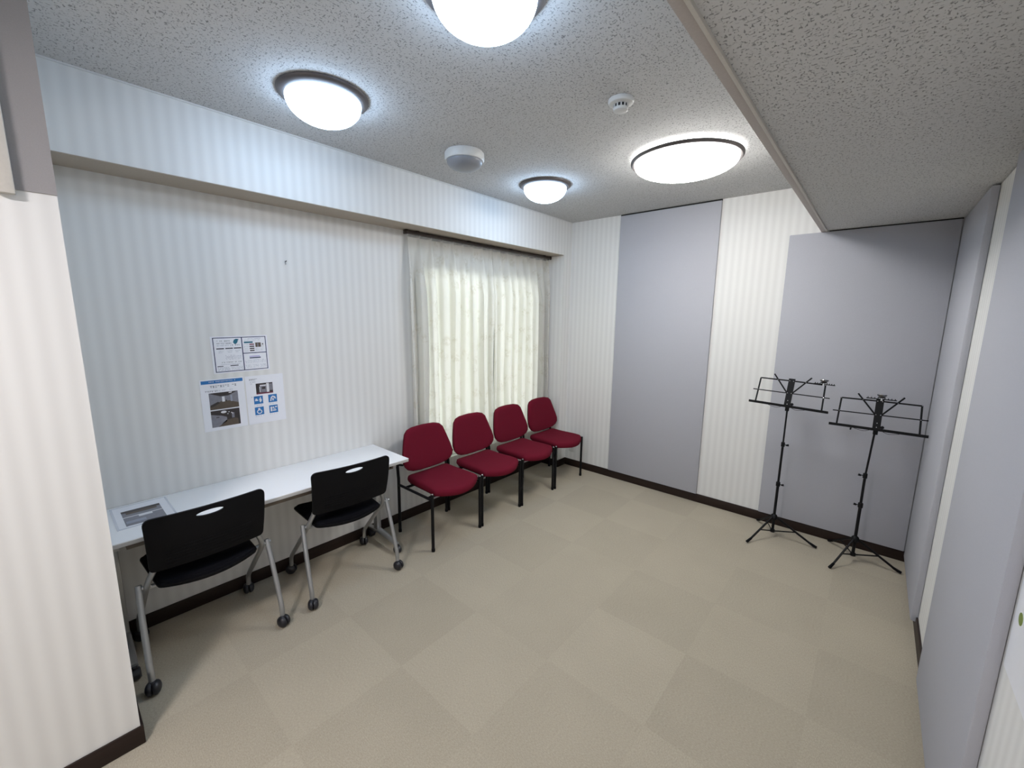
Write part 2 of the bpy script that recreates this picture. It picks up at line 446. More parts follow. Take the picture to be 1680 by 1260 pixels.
r = thing('emergency_light', 'white ceiling ring with a dark grey dome between two bluish lights', 'emergency light', (0.046, -0.653, ZC))
MB().lathe([(0.10, 0), (0.112, 0), (0.112, -0.006), (0.118, -0.008), (0.119, -0.040), (0.113, -0.050), (0.104, -0.050)], m=MT['plastic'], n=64, close=False).build('housing', parent=r)
pr = [(0.107, -0.040), (0.107, -0.052)]
for k in range(1, 11):
    a = k / 10 * PI / 2; pr.append((0.107 * math.cos(a), -0.052 - 0.052 * math.sin(a)))
MB().lathe(pr, m=MT['greyd'], n=64, close=False).build('dome', parent=r, )

r = thing('smoke_detector', 'small white round smoke detector on the speckled ceiling', 'smoke detector', (1.052, -0.624, ZC))
MB().lathe([(0.05, 0), (0.056, 0), (0.057, -0.010), (0.052, -0.018), (0.034, -0.022), (0.0, -0.022)], m=MT['plastic'], n=48, close=False).build('base', parent=r)
MB().lathe([(0.031, -0.020), (0.031, -0.034), (0.0, -0.034)], m=MT['slot'], n=32, close=False).build('sensing_gap', parent=r)
cp = MB(); cp.lathe([(0.0, -0.0335), (0.030, -0.0335), (0.034, -0.036), (0.031, -0.046), (0.022, -0.050), (0.0, -0.050)], m=MT['plastic'], n=48, close=False)
for k in range(12):
    a = 2 * PI * k / 12; M = Matrix.Rotation(a, 4, 'Z')
    cp.box((0.028, -0.003, -0.036), (0.033, 0.003, -0.020), MT['plastic'], M=M)
cp.build('cap', parent=r)

# ------------------------------------------------------------------ curtains
def curtain(y0, y1, nfold, label, seed):
    rnd = random.Random(seed); bm = MB()
    top, bot = 2.258, 0.455
    NU, zs = nfold * 32, [2.258, 2.245, 2.22, 2.195, 2.17, 2.15, 2.12, 2.08, 2.02, 1.95, 1.85, 1.7, 1.5, 1.3, 1.1, 0.9, 0.7, 0.58, 0.50, 0.455]
    amp = [rnd.uniform(0.80, 1.05) for _ in range(nfold + 2)]; ph = [rnd.uniform(-0.12, 0.12) for _ in range(nfold + 2)]
    omg = [rnd.uniform(0.07, 0.135) for _ in range(nfold + 2)]
    wob = [(rnd.uniform(0.004, 0.012), rnd.uniform(0, 6.28), rnd.uniform(1.5, 4)) for _ in range(nfold + 2)]
    rows = []
    for z in zs:
        d = (top - z); tt = min(1, max(0, (d - 0.07) / 0.35)); row = []
        for i in range(NU + 1):
            u = i / NU * nfold; k = int(round(u)); fr = u - k            # pleat at each integer
            a = amp[min(k, nfold)]
            wd = 0.10 + 0.16 * tt
            pinch = math.exp(-(fr / wd) ** 2)
            if d < 0.075: pinch = 0.85 * max(0, 1 - abs(fr) / 0.13)
            wave = 0.5 + 0.5 * math.cos(2 * PI * (fr + ph[min(k, nfold)] * tt))
            wave = 0.5 + 0.5 * math.tanh(2.2 * (2 * wave - 1)) / math.tanh(2.2)
            sh = (1 - tt) * pinch + tt * (0.15 * pinch + 0.85 * wave)
            A = 0.030 + 0.042 * tt
            wx = wob[min(k, nfold)]
            x = -0.704 + A * a * sh + 0.005 * tt * math.sin(7.1 * u + 3 * z) + 0.004 * tt * math.sin(17 * u)
            y = y0 + (y1 - y0) / nfold * (u + tt * omg[min(k, nfold)] * math.sin(4 * PI * fr)) + tt * wx[0] * math.sin(wx[2] * z + wx[1]) * math.cos(PI * fr)
            if d < 0.02: x -= 0.004 * (1 - d / 0.02)
            row.append(bm.bm.verts.new((x, y, z - (0.006 * math.sin(PI * (u % 1)) if z == top else 0) + (0.006 * math.sin(5 * u) if z == bot else 0))))
        rows.append(row)
    for A_, B_ in zip(rows, rows[1:]):
        for i in range(NU):
            f = bm.bm.faces.new((A_[i], B_[i], B_[i + 1], A_[i + 1])); f.smooth = True
    o = bm.build('curtain', MT['curtain'], fix=False, autosmooth=False)
    return tag(o, label, 'curtain', 'cream curtains over the window')
curtain(-0.565, 0.338, 8, 'left cream pleated curtain, hanging beside the white table end', 3)
curtain(0.346, 1.208, 8, 'right cream pleated curtain, hanging next to the corner pillar', 11)
r = thing('curtain_rail', 'dark brown curtain rail under the soffit above the curtains', 'curtain rail', (-0.672, 0.315, ZL - 0.003))
MB().box((-0.016, -0.90, -0.030), (0.016, 0.90, -0.006), MT['rail'], 0.004).build('rail', parent=r)
for y in (-0.80, -0.27, 0.27, 0.80):
    MB().box((-0.012, y - 0.015, -0.008), (0.012, y + 0.015, 0.0), MT['rail']).build('bracket', parent=r)
for y in (-0.90, 0.90):
    MB().box((-0.019, y - 0.012, -0.034), (0.019, y + 0.012, -0.002), MT['rail'], 0.004).build('end_cap', parent=r)
for i in range(17):
    y = -0.888 + i * (1.776 / 16)
    MB().tube([(0.004, y, -0.028), (0.006, y, -0.042), (-0.004, y, -0.050)], 0.0022, MT['plastic'], n=6).build('runner', parent=r)

# ------------------------------------------------------------------ red chairs
def rounded(pts, r, seg=6):
    """round the corners of a convex polygon"""
    out = []; n = len(pts); rr = r if hasattr(r, '__len__') else [r] * n
    for i in range(n):
        p = Vector(pts[i]); a = Vector(pts[i - 1]) - p; b = Vector(pts[(i + 1) % n]) - p
        ra = min(rr[i], a.length * 0.48, b.length * 0.48)
        A = p + a.normalized() * ra; B = p + b.normalized() * ra
        for k in range(seg + 1):
            t = k / seg; q = A * (1 - t) ** 2 + p * 2 * t * (1 - t) + B * t * t; out.append((q.x, q.y))
    return out
def densify(pts, step=0.03):
    out = []; n = len(pts)
    for i in range(n):
        a = Vector(pts[i]); b = Vector(pts[(i + 1) % n]); k = max(1, int((b - a).length / step))
        for j in range(k): q = a + (b - a) * j / k; out.append((q.x, q.y))
    return out

def make_red_chair():
    r = thing('red_chair', '', 'chair', (0, 0, 0), 0, 'maroon chairs in a row by the curtains')
    HW = 0.233
    # seat cushion: straight back edge, bowed front
    front = [(0.205 + 0.085 * (1 - (2 * k / 14 - 1) ** 2), -0.212 + 0.424 * k / 14) for k in range(15)]
    ol = rounded([(-0.165, 0.195), (-0.165, -0.195)] + front, [0.04, 0.04] + [0.02] + [0.001] * 13 + [0.02], 5)
    ol = densify(ol, 0.03)
    def sf(u, v, w):
        drop = max(0, (u - 0.10)) ** 2 * 0.55
        return (u, v, 0.412 + w - drop - 0.010 * (1 - (v / 0.21) ** 2) * (0.4 if w > 0.03 else 0) + (0.008 * max(0, -u - 0.02) / 0.15 if w > 0.03 else 0))
    MB().pad(ol, [(0.030, 0.0), (0.010, 0.002), (0.001, 0.014), (0.0, 0.026), (0.004, 0.038), (0.016, 0.047), (0.040, 0.052), (0.09, 0.054), (0.15, 0.055)], sf, MT['red']).build('seat', parent=r)
    pan = rounded([(-0.15, 0.18), (-0.15, -0.18), (0.19, -0.19), (0.19, 0.19)], 0.03)
    MB().pad(pan, [(0.01, 0.0), (0.0, 0.004), (0.0, 0.016)], lambda u, v, w: (u, v, 0.396 + w), MT['blkp']).build('seat_pan', parent=r)
    # backrest: widest below the middle, rounded shoulders, dished
    half = [(0.0, 0.338), (0.105, 0.334), (0.155, 0.322), (0.182, 0.296), (0.203, 0.235), (0.228, 0.150), (0.238, 0.098), (0.230, 0.062), (0.205, 0.034), (0.160, 0.014), (0.09, 0.003), (0.0, 0.0)]
    full = [(-a, b) for a, b in half[:0:-1]][::-1]
    ol = densify(half + [(-a, b) for a, b in half[-2:0:-1]], 0.02)
    def bf(u, v, w):
        x = -0.150 - 0.32 * v + 0.30 * v * v + 0.62 * u * u
        return (x + w, u, 0.482 + v * 0.995 + 0.05 * w)
    MB().pad(ol, [(0.020, 0.000), (0.004, 0.004), (0.0, 0.014), (0.003, 0.026), (0.014, 0.035), (0.04, 0.040), (0.08, 0.042), (0.13, 0.042)], bf, MT['red']).build('backrest', parent=r)
    MB().pad([(a * 0.97, 0.008 + b * 0.955) for a, b in ol], [(0.03, -0.012), (0.008, -0.010), (0.0, -0.002), (0.0, 0.002)], bf, MT['blkp']).build('back_shell', parent=r)
    for s in (-1, 1):
        y = s * HW
        l = MB().tube([(0.205, y, 0.012), (0.205, y, 0.428)], 0.0115, MT['blk'], 14).build('leg', parent=r)
        MB().lathe([(0.0125, 0.0), (0.0130, 0.004), (0.0128, 0.022), (0.0116, 0.024)], (0.205, y, 0), MT['blkp'], 16).build('glide', parent=l)
        MB().lathe([(0.0, 0.0), (0.007, 0.001), (0.007, 0.006), (0.004, 0.010), (0.0, 0.010)], (0.205, y - s * 0.002, 0.428), MT['chrome'], 12, close=False).build('cap_bolt', parent=l)
        l = MB().tube([(-0.205, y, 0.012), (-0.203, y, 0.40), (-0.206, y, 0.46), (-0.222, y, 0.628)], 0.0115, MT['blk'], 14, 5).build('leg', parent=r)
        MB().lathe([(0.0125, 0.0), (0.0130, 0.004), (0.0128, 0.022), (0.0116, 0.024)], (-0.205, y, 0), MT['blkp'], 16).build('glide', parent=l)
        MB().tube([(-0.204, y, 0.388), (0.205, y, 0.388)], 0.010, MT['blk'], 12).build('side_rail', parent=r)
        MB().tube([(-0.211, y, 0.545), (-0.170, y * 0.90, 0.545)], 0.008, MT['blk'], 10).build('back_bracket', parent=r)
    MB().tube([(0.150, -HW, 0.386), (0.150, HW, 0.386)], 0.010, MT['blk'], 12).build('cross_rail', parent=r)
    MB().tube([(-0.120, -HW, 0.386), (-0.120, HW, 0.386)], 0.010, MT['blk'], 12).build('cross_rail', parent=r)
    return r
rc = make_red_chair()
rx = -0.378
rc.location = (rx, -0.545, 0); rc['label'] = 'maroon chair nearest the camera, beside the white table end'
dup(rc, (rx - 0.004, -0.050, 0), 0.0, 'second maroon chair counted from the white table')
dup(rc, (rx - 0.002, 0.446, 0), 0.0, 'third maroon chair counted from the white table, next to the last one')
dup(rc, (rx + 0.002, 0.947, 0), 0.0, 'last maroon chair of the row, next to the corner pillar')

# ------------------------------------------------------------------ black nesting chairs
def make_black_chair():
    r = thing('rolling_chair', '', 'chair', (0, 0, 0), 0, 'black rolling chairs at the white table')
    # backrest shell with a grip hole, local x = forwards
    H, zb = 0.278, 0.526
    ol = rounded([(-0.226, 0.012), (0.226, 0.012), (0.236, H), (-0.236, H)], [0.022, 0.022, 0.034, 0.034], 6)
    ol = densify(ol, 0.025)
    hole = [(0.054 * math.cos(2 * PI * k / 28), H - 0.033 + 0.0125 * math.sin(2 * PI * k / 28)) for k in range(28)]
    t = bmesh.new(); ed = []
    for loop in (ol, hole):
        vs = [t.verts.new((0, a, b)) for a, b in loop]
        for i in range(len(vs)): ed.append(t.edges.new((vs[i], vs[(i + 1) % len(vs)])))
    bmesh.ops.triangle_fill(t, use_beauty=True, use_dissolve=False, edges=ed)
    for k in range(-8, 9):
        bmesh.ops.bisect_plane(t, geom=t.verts[:] + t.edges[:] + t.faces[:], plane_co=(0, k * 0.0265, 0), plane_no=(0, 1, 0))
    for k in range(1, 10):
        bmesh.ops.bisect_plane(t, geom=t.verts[:] + t.edges[:] + t.faces[:], plane_co=(0, 0, k * 0.026), plane_no=(0, 0, 1))
    ex = bmesh.ops.extrude_face_region(t, geom=t.faces[:])
    for v in ex['geom']:
        if isinstance(v, bmesh.types.BMVert): v.co.x -= 0.012
    for v in t.verts:
        y, z = v.co.y, v.co.z
        v.co.x += -0.185 - 0.20 * z + 0.45 * y * y - 0.012 * math.sin(PI * z / H)
        v.co.z = zb + z
    m = MB(); n0 = 0; m._merge(t); t.free(); m._mark(0, MT['blkp'])
    back = m.build('backrest', parent=r)
    for k in range(6):                       # moulded ribs across the lower back
        z = 0.035 + k * 0.017
        pts = [(-0.185 - 0.20 * z + 0.45 * y * y - 0.012 * math.sin(PI * z / H) - 0.0125, y, zb + z) for y in [(-0.17 + 0.34 * j / 16) for j in range(17)]]
        MB().tube(pts, 0.0022, MT['blkp'], 8).build('rib', parent=back)
    rear = [(-0.150 - 0.058 * (1 - (2 * k / 12 - 1) ** 2), 0.200 - 0.40 * k / 12) for k in range(13)]
    ol = rounded(rear + [(0.215, -0.215), (0.215, 0.215)], [0.03] + [0.001] * 11 + [0.03, 0.05, 0.05], 6)
    ol = densify(ol, 0.03)
    def sf(u, v, w): 
        return (u, v * 1.02, 0.426 + w + 0.05 * max(0, -u - 0.12) - 0.35 * max(0, u - 0.13) ** 2 + 0.012 * (v / 0.2) ** 2)
    MB().pad(ol, [(0.03, 0.0), (0.006, 0.002), (0.0, 0.010), (0.002, 0.017), (0.012, 0.020)], sf, MT['blkp']).build('seat_shell', parent=r)
    MB().pad(ol, [(0.013, 0.017), (0.012, 0.024), (0.020, 0.032), (0.045, 0.035), (0.1, 0.033), (0.16, 0.032)], sf, MT['blkf']).build('seat_cushion', parent=r)
    def caster(p, par, turn):
        c = MB(); M = Matrix.Translation(p) @ Matrix.Rotation(turn, 4, 'Z')
        for s in (-1, 1):
            prof = [(0.0, 0.0), (0.020, 0.0), (0.029, 0.003), (0.031, 0.009), (0.029, 0.016), (0.022, 0.023), (0.012, 0.027), (0.0, 0.028)]
            tb = MB(); tb.lathe([(a, s * (b + 0.001)) for a, b in prof], (0, 0, 0.031), None, 24, 'y', close=False)
            n0 = len(c.bm.faces); c._merge(tb.bm, M); tb.bm.free(); c._mark(n0, MT['caster'], True)
        n0 = len(c.bm.faces); tb = MB(); tb.lathe([(0.0, 0.028), (0.011, 0.028), (0.012, 0.055), (0.009, 0.062), (0, 0.062)], (0, 0, 0), None, 16, close=False)
        c._merge(tb.bm, M); tb.bm.free(); c._mark(n0, MT['caster'], True)
        return c.build('caster', parent=par)
    for s in (-1, 1):
        lf = MB().tube([(-0.160, s * 0.200, 0.620), (-0.150, s * 0.206, 0.545), (-0.135, s * 0.226, 0.490), (-0.098, s * 0.238, 0.430),
                        (0.030, s * 0.242, 0.300), (0.165, s * 0.246, 0.165), (0.205, s * 0.247, 0.115), (0.214, s * 0.247, 0.060)], 0.0125, MT['silver'], 14, 6).build('leg', parent=r)
        caster((0.222, s * 0.247, 0.0), lf, s * 0.5 + 0.3)
        lr = MB().tube([(-0.108, s * 0.262, 0.468), (-0.150, s * 0.268, 0.325), (-0.203, s * 0.272, 0.145), (-0.214, s * 0.272, 0.100), (-0.216, s * 0.272, 0.058)], 0.0125, MT['silver'], 14, 6).build('leg', parent=r)
        caster((-0.226, s * 0.272, 0.0), lr, -s * 0.35)
        MB().lathe([(0.0, -0.030), (0.010, -0.030), (0.010, 0.018), (0.0, 0.018)], (-0.110, s * 0.250, 0.450), MT['silver'], 16, 'y', close=False).build('pivot_bolt', parent=r)
    MB().tube([(-0.075, -0.235, 0.424), (-0.075, 0.235, 0.424)], 0.011, MT['silver'], 12).build('seat_bar', parent=r)
    return r
bc = make_black_chair()
bc.location = (-0.418, -2.047, 0); bc.rotation_euler = (0, 0, math.radians(181)); bc['label'] = 'black rolling chair nearest the camera, by the paper sheet on the table'
dup(bc, (-0.418, -1.322, 0), math.radians(176.4), 'black rolling chair at the far end of the white table, beside the maroon chairs')

# ------------------------------------------------------------------ white table
TL = 1.478; TX0, TX1 = XW + 0.002, XW + 0.457; TYE = -0.898; TY0 = TYE - TL; TZ = 0.706
r = thing('folding_table', 'long narrow white table against the wall under the posters', 'table', ((TX0 + TX1) / 2, TYE - TL / 2, 0))
ox, oy = (TX0 + TX1) / 2, TYE - TL / 2
def tb(a, b): return (a[0] - ox, a[1] - oy, a[2]), (b[0] - ox, b[1] - oy, b[2])
tt_ = MB(); tt_.box(*tb((TX0, TY0, TZ - 0.005), (TX1, TYE, TZ)), MT['white'], 0.0015); tt_.box(*tb((TX0 + .001, TY0 + .001, TZ - 0.022), (TX1 - .001, TYE - .001, TZ - 0.0045)), MT['edge'], 0.001)
tt_.build('tabletop', parent=r)
MB().box(*tb((TX0 + 0.08, TY0 + 0.05, TZ - 0.055), (TX1 - 0.035, TYE - 0.10, TZ - 0.0215)), MT['under'], 0.002).build('under_shelf', parent=r)
MB().box(*tb((TX0 + 0.10, TY0 + 0.05, 0.60), (TX0 + 0.14, TYE - 0.05, 0.65)), MT['silver'], 0.004).build('beam', parent=r)
for yy in (TYE - 0.062, TY0 + 0.020):
    ps = MB().box(*tb((-0.625, yy - 0.018, 0.075), (-0.575, yy + 0.018, TZ - 0.054)), MT['silver'], 0.006).build('leg', parent=r)
    ft = MB(); ft.tube([(-0.700 - ox, yy - oy, 0.072), (-0.60 - ox, yy - oy, 0.088), (-0.50 - ox, yy - oy, 0.085), (-0.345 - ox, yy - oy, 0.066)], [0.017, 0.021, 0.020, 0.016], MT['silver'], 14, 5)
    ft = ft.build('foot', parent=r)
    for xx in (-0.690, -0.345):
        c = MB(); c.lathe([(0.0, -0.020), (0.022, -0.020), (0.028, -0.013), (0.028, 0.013), (0.022, 0.020), (0.0, 0.020)], (xx - ox, yy - oy, 0.028), MT['caster'], 24, 'y', close=False)
        c.lathe([(0.0, 0.030), (0.012, 0.030), (0.012, 0.066), (0.0, 0.066)], (xx - ox, yy - oy, 0), MT['caster'], 14, close=False)
        c.build('caster', parent=ft)
    MB().box(*tb((-0.66, yy - 0.012, TZ - 0.066), (-0.34, yy + 0.012, TZ - 0.0215)), MT['edge'], 0.003).build('bracket', parent=r)
for yy in (TYE - 0.125, TYE - 0.070):
    MB().tube([(-0.32 - ox, yy - oy, TZ - 0.022), (-0.32 - ox, yy - oy, TZ - 0.036), (-0.295 - ox, yy - oy + 0.004, TZ - 0.042)], 0.006, MT['blkp'], 8).build('fold_lever', parent=r)

# laminated sheet lying on the table
r = thing('laminated_sheet', 'clear-sleeved white sheet with a grey photo lying on the white table', 'paper', (-0.551, -2.232, TZ))
MB().box((-0.1485, -0.108, 0.0003), (0.1485, 0.108, 0.0016), MT['film']).build('sleeve', parent=r)
MB().box((-0.140, -0.100, 0.0016), (0.140, 0.100, 0.0019), MT['paper']).build('paper_sheet', parent=r)
ph = MB(); ph.box((-0.072, -0.075, 0.0019), (0.128, 0.070, 0.0022), MT['pgrey'])
ph.box((-0.072, -0.075, 0.0022), (-0.045, 0.070, 0.0024), MT['pdark']); ph.box((-0.045, -0.06, 0.0022), (-0.020, 0.055, 0.0024), MT['pbrown'])
ph.box((0.012, -0.075, 0.0022), (0.020, 0.070, 0.0024), MT['plight']); ph.box((0.020, -0.02, 0.0022), (0.040, 0.03, 0.0024), MT['plight']); ph.box((0.07, -0.07, 0.0022), (0.10, 0.00, 0.0024), MT['pale'])
ph.build('photo_print', parent=r)

# ------------------------------------------------------------------ posters on the window wall (u = +y, v = +z)
class Sheet:
    def __init__(s, name, label, y0, z0, w, h, tilt, cat='poster', group='posters above the white table'):
        s.w, s.h = w, h
        s.r = thing(name, label, cat, (XW, y0 + w / 2, z0), 0, group); s.r.rotation_euler = (tilt, 0, 0)
        MB().box((0.0003, -w / 2, 0), (0.0014, w / 2, h), MT['paper']).build('paper_sheet', parent=s.r)
    def rect(s, m, u0, v0, u1, v1, mat, layer=1):
        """u,v in 0..1 of the sheet, v from the top"""
        x = 0.0012 + 0.00025 * layer
        m.box((x - 0.0003, (u0 - .5) * s.w, (1 - v1) * s.h), (x + 0.0002, (u1 - .5) * s.w, (1 - v0) * s.h), mat)
    def poly(s, m, pts, mat, layer=1):
        x = 0.0012 + 0.00025 * layer
        m.prism(pts, lambda u, v, w: (x - 0.0003 + 0.0005 * w, (u - .5) * s.w, (1 - v) * s.h), mat)
    def line(s, m, u0, v0, u1, hh, mat, rnd, layer=1, dens=1.0):
        """a line of small print: little upright and level strokes"""
        u = u0; cw = hh * s.h / s.w
        while u < u1:
            if rnd.random() < 0.9 * dens:
                s.rect(m, u, v0 + hh * 0.05, u + cw * 0.75, v0 + hh * 0.25, mat, layer)
                if rnd.random() < .6: s.rect(m, u, v0 + hh * 0.70, u + cw * 0.75, v0 + hh * 0.9, mat, layer)
                if rnd.random() < .7: s.rect(m, u + cw * 0.30, v0, u + cw * 0.48, v0 + hh, mat, layer)
            u += cw
    def part(s, m, name): return m.build(name, parent=s.r, autosmooth=False)

rnd = random.Random(5)
p = Sheet('notice_poster', 'landscape notice sheet with navy frame lines, above the two upright sheets', -1.847, 1.334, 0.287, 0.207, math.radians(0.6))
m = MB()
for a in ((.035, .03, .968, .05), (.035, .95, .968, .97), (.035, .03, .050, .97), (.953, .03, .968, .97), (.520, .03, .538, .97), (.53, .478, .968, .500)): p.rect(m, *a, MT['navy'])
p.part(m, 'frame_lines')
m = MB()
p.line(m, .10, .110, .32, .035, MT['ink'], rnd); p.line(m, .10, .175, .33, .035, MT['ink'], rnd); p.line(m, .10, .235, .33, .028, MT['pale'], rnd)
for u in (.085, .235, .380):
    p.rect(m, u, .315, u + .128, .345, MT['ink'])
    p.line(m, u + .02, .385, u + .11, .022, MT['pale'], rnd); p.line(m, u + .03, .425, u + .10, .022, MT['pale'], rnd)
for k in range(4): p.line(m, .225 + .01 * (k % 2), .515 + k * .035, .37, .022, MT['pale'], rnd, 1, .8)
for k in range(3): p.line(m, .385, .540 + k * .04, .49, .020, MT['pale'], rnd, 1, .9)
p.line(m, .11, .695, .485, .028, MT['ink'], rnd); p.line(m, .13, .755, .46, .020, MT['pale'], rnd)
p.rect(m, .07, .800, .17, .820, MT['ink']); p.rect(m, .29, .795, .43, .820, MT['ink'])
for k in range(3): p.line(m, .075, .840 + k * .035, .27, .024, MT['pale'], rnd, 1, .8)
for k in range(3): p.line(m, .30, .845 + k * .032, .50, .018, MT['pale'], rnd, 1, .9)
p.line(m, .64, .075, .88, .024, MT['pale'], rnd); p.line(m, .58, .120, .85, .020, MT['pale'], rnd)
for k in range(4): p.line(m, .555, .245 + k * .058, .645, .020, MT['pale'], rnd)
for k in range(3): p.line(m, .76, .355 + k * .03, .90, .016, MT['pale'], rnd, 1, .8)
for j in range(2):
    for i in range(3):
        for k in range(3): p.line(m, .555 + i * .135, .690 + j * .135 + k * .032, .66 + i * .135, .018, MT['pale'], rnd, 1, .8)
p.part(m, 'small_print')
m = MB()
for k, (a, b) in enumerate(((.485, .085), (.478, .115), (.468, .145), (.455, .175))):   # feathered wing, four feathers
    p.poly(m, [(.375, .170), (.395, .100 + k * .02), (.430, .075 + k * .025), (a, b), (.440, .125 + k * .022), (.425, .215), (.405, .225)], MT['teal'], 1 + 0.1 * k)
for u in (.357, .412, .440, .470): p.rect(m, u, .225, u + .008, .262, MT['navy'])
p.part(m, 'wing_emblem')
m = MB()
p.rect(m, .565, .165, .725, .210, MT['teal'])
for k in range(4): p.rect(m, .660, .232 + k * .058, .745, .265 + k * .058, MT['wine'] if k == 0 else MT['pdark'])
p.rect(m, .640, .615, .845, .645, MT['navy']); p.rect(m, .640, .575, .830, .600, MT['lav'])
p.part(m, 'colour_bars')
m = MB(); p.rect(m, .768, .205, .868, .330, MT['pbrown']); p.rect(m, .80, .22, .825, .33, MT['pgrey'], 2); p.rect(m, .875, .225, .920, .330, MT['plight'], 2); p.rect(m, .895, .230, .912, .270, MT['pdark'], 3)
p.part(m, 'photo_print')

p = Sheet('instruction_sheet', 'upright white sheet with blue top band and two room photos', -1.917, 1.010, 0.213, 0.294, math.radians(0.4))
m = MB(); p.rect(m, .03, .02, .975, .085, MT['blue']); p.line(m, .20, .038, .80, .022, MT['plight'], rnd, 2); p.part(m, 'header_band')
m = MB(); p.line(m, .22, .125, .80, .040, MT['ink'], rnd, 1, 1.1); p.line(m, .10, .215, .38, .026, MT['ink'], rnd); p.line(m, .40, .218, .84, .018, MT['pale'], rnd, 1, .6); p.part(m, 'small_print')
m = MB()                                    # photo of a room with a brown floor
p.rect(m, .17, .265, .83, .590, MT['pgrey']); p.poly(m, [(.17, .59), (.17, .52), (.42, .44), (.62, .44), (.83, .50), (.83, .59)], MT['pbrown'], 2)
p.poly(m, [(.17, .265), (.83, .265), (.60, .34), (.42, .34)], MT['pdark'], 2); p.poly(m, [(.18, .50), (.36, .44), (.40, .47), (.20, .545)], MT['pdark'], 3)
p.rect(m, .455, .350, .515, .450, MT['plight'], 3); p.poly(m, [(.62, .275), (.70, .272), (.68, .292), (.62, .292)], MT['plight'], 3); p.rect(m, .65, .34, .69, .46, MT['pale'], 3); p.rect(m, .53, .42, .56, .45, MT['pdark'], 4)
p.part(m, 'photo_print')
m = MB()                                    # photo of the same room from the other end
p.rect(m, .17, .610, .83, .935, MT['pdark']); p.poly(m, [(.17, .935), (.17, .68), (.40, .72), (.52, .76), (.52, .84), (.30, .935)], MT['pgrey'], 2)
p.poly(m, [(.32, .935), (.50, .82), (.72, .80), (.78, .82), (.78, .935)], MT['pbrown'], 2); p.rect(m, .64, .69, .70, .79, MT['pgrey'], 2)
p.poly(m, [(.46 + .065 * math.cos(2 * PI * k / 16), .655 + .024 * math.sin(2 * PI * k / 16)) for k in range(16)], MT['plight'], 3)
for (u, v) in ((.58, .665), (.64, .685), (.55, .70), (.66, .70)): p.poly(m, [(u + .016 * math.cos(2 * PI * k / 10), v + .008 * math.sin(2 * PI * k / 10)) for k in range(10)], MT['plight'], 3)
p.rect(m, .28, .74, .35, .755, MT['pdark'], 3)
p.part(m, 'photo_print')

p = Sheet('pictogram_sheet', 'upright white sheet with four blue pictogram squares', -1.697, 1.011, 0.207, 0.292, math.radians(0.4))
m = MB(); p.line(m, .10, .060, .30, .030, MT['ink'], rnd); p.line(m, .12, .115, .24, .02, MT['pale'], rnd); p.line(m, .12, .155, .20, .02, MT['pale'], rnd); p.line(m, .12, .425, .30, .022, MT['ink'], rnd, 1, .8); p.part(m, 'small_print')
m = MB(); p.rect(m, .255, .165, .700, .390, MT['pdark']); p.rect(m, .36, .215, .52, .355, MT['pgrey'], 2); p.rect(m, .36, .20, .52, .225, MT['plight'], 3); p.rect(m, .345, .235, .362, .35, MT['plight'], 3); p.rect(m, .53, .175, .60, .36, MT['plight'], 3); p.rect(m, .60, .19, .69, .33, MT['pgrey'], 2); p.rect(m, .255, .365, .70, .39, MT['wine'], 2); p.rect(m, .41, .245, .50, .29, MT['pdark'], 4)
p.part(m, 'photo_print')
def circ(cx, cy, rx, ry, n=18, a0=0, a1=2 * PI): return [(cx + rx * math.cos(a0 + (a1 - a0) * k / n), cy + ry * math.sin(a0 + (a1 - a0) * k / n)) for k in range(n)]
for i, (u, v) in enumerate(((.175, .425), (.555, .425), (.175, .655), (.555, .655))):
    m = MB(); W_, H_ = .235, .165
    p.rect(m, u, v, u + W_, v + H_, MT['blue'])
    c = lambda a, b: (u + W_ * a, v + H_ * b)
    if i == 0:      # hands and a bottle
        p.rect(m, *c(.12, .45), *c(.45, .60), MT['plight'], 2); p.rect(m, *c(.16, .30), *c(.36, .42), MT['plight'], 2); p.poly(m, [c(.58, .35), c(.78, .30), c(.88, .55), c(.72, .85), c(.60, .70)], MT['plight'], 2); p.rect(m, *c(.68, .16), *c(.78, .28), MT['plight'], 2)
    if i == 1:      # arched hand over an arrow
        p.poly(m, [c(.18, .85), c(.28, .35), c(.50, .16), (u + W_ * .80, v + H_ * .30), c(.88, .60), c(.72, .58), c(.62, .38), c(.46, .34), c(.36, .60), c(.30, .85)], MT['plight'], 2); p.rect(m, *c(.45, .48), *c(.60, .80), MT['plight'], 2)
    if i == 2:      # ring-shaped figure
        p.poly(m, circ(*c(.5, .60), W_ * .30, H_ * .28), MT['plight'], 2); p.poly(m, circ(*c(.5, .60), W_ * .19, H_ * .17), MT['blue'], 3); p.poly(m, circ(*c(.48, .24), W_ * .13, H_ * .12), MT['plight'], 2)
    if i == 3:      # window with arrows
        p.rect(m, *c(.14, .20), *c(.34, .80), MT['plight'], 2); p.rect(m, *c(.40, .62), *c(.80, .76), MT['plight'], 2); p.rect(m, *c(.40, .22), *c(.58, .40), MT['plight'], 2); p.rect(m, *c(.68, .18), *c(.90, .34), MT['plight'], 2); p.rect(m, *c(.46, .46), *c(.74, .54), MT['plight'], 2)
    p.part(m, 'pictogram')
m = MB(); p.line(m, .18, .610, .38, .016, MT['pale'], rnd, 1, .8); p.line(m, .56, .610, .78, .016, MT['pale'], rnd, 1, .8); p.line(m, .18, .838, .40, .016, MT['pale'], rnd, 1, .8); p.line(m, .56, .838, .80, .016, MT['pale'], rnd, 1, .8); p.part(m, 'caption_print')

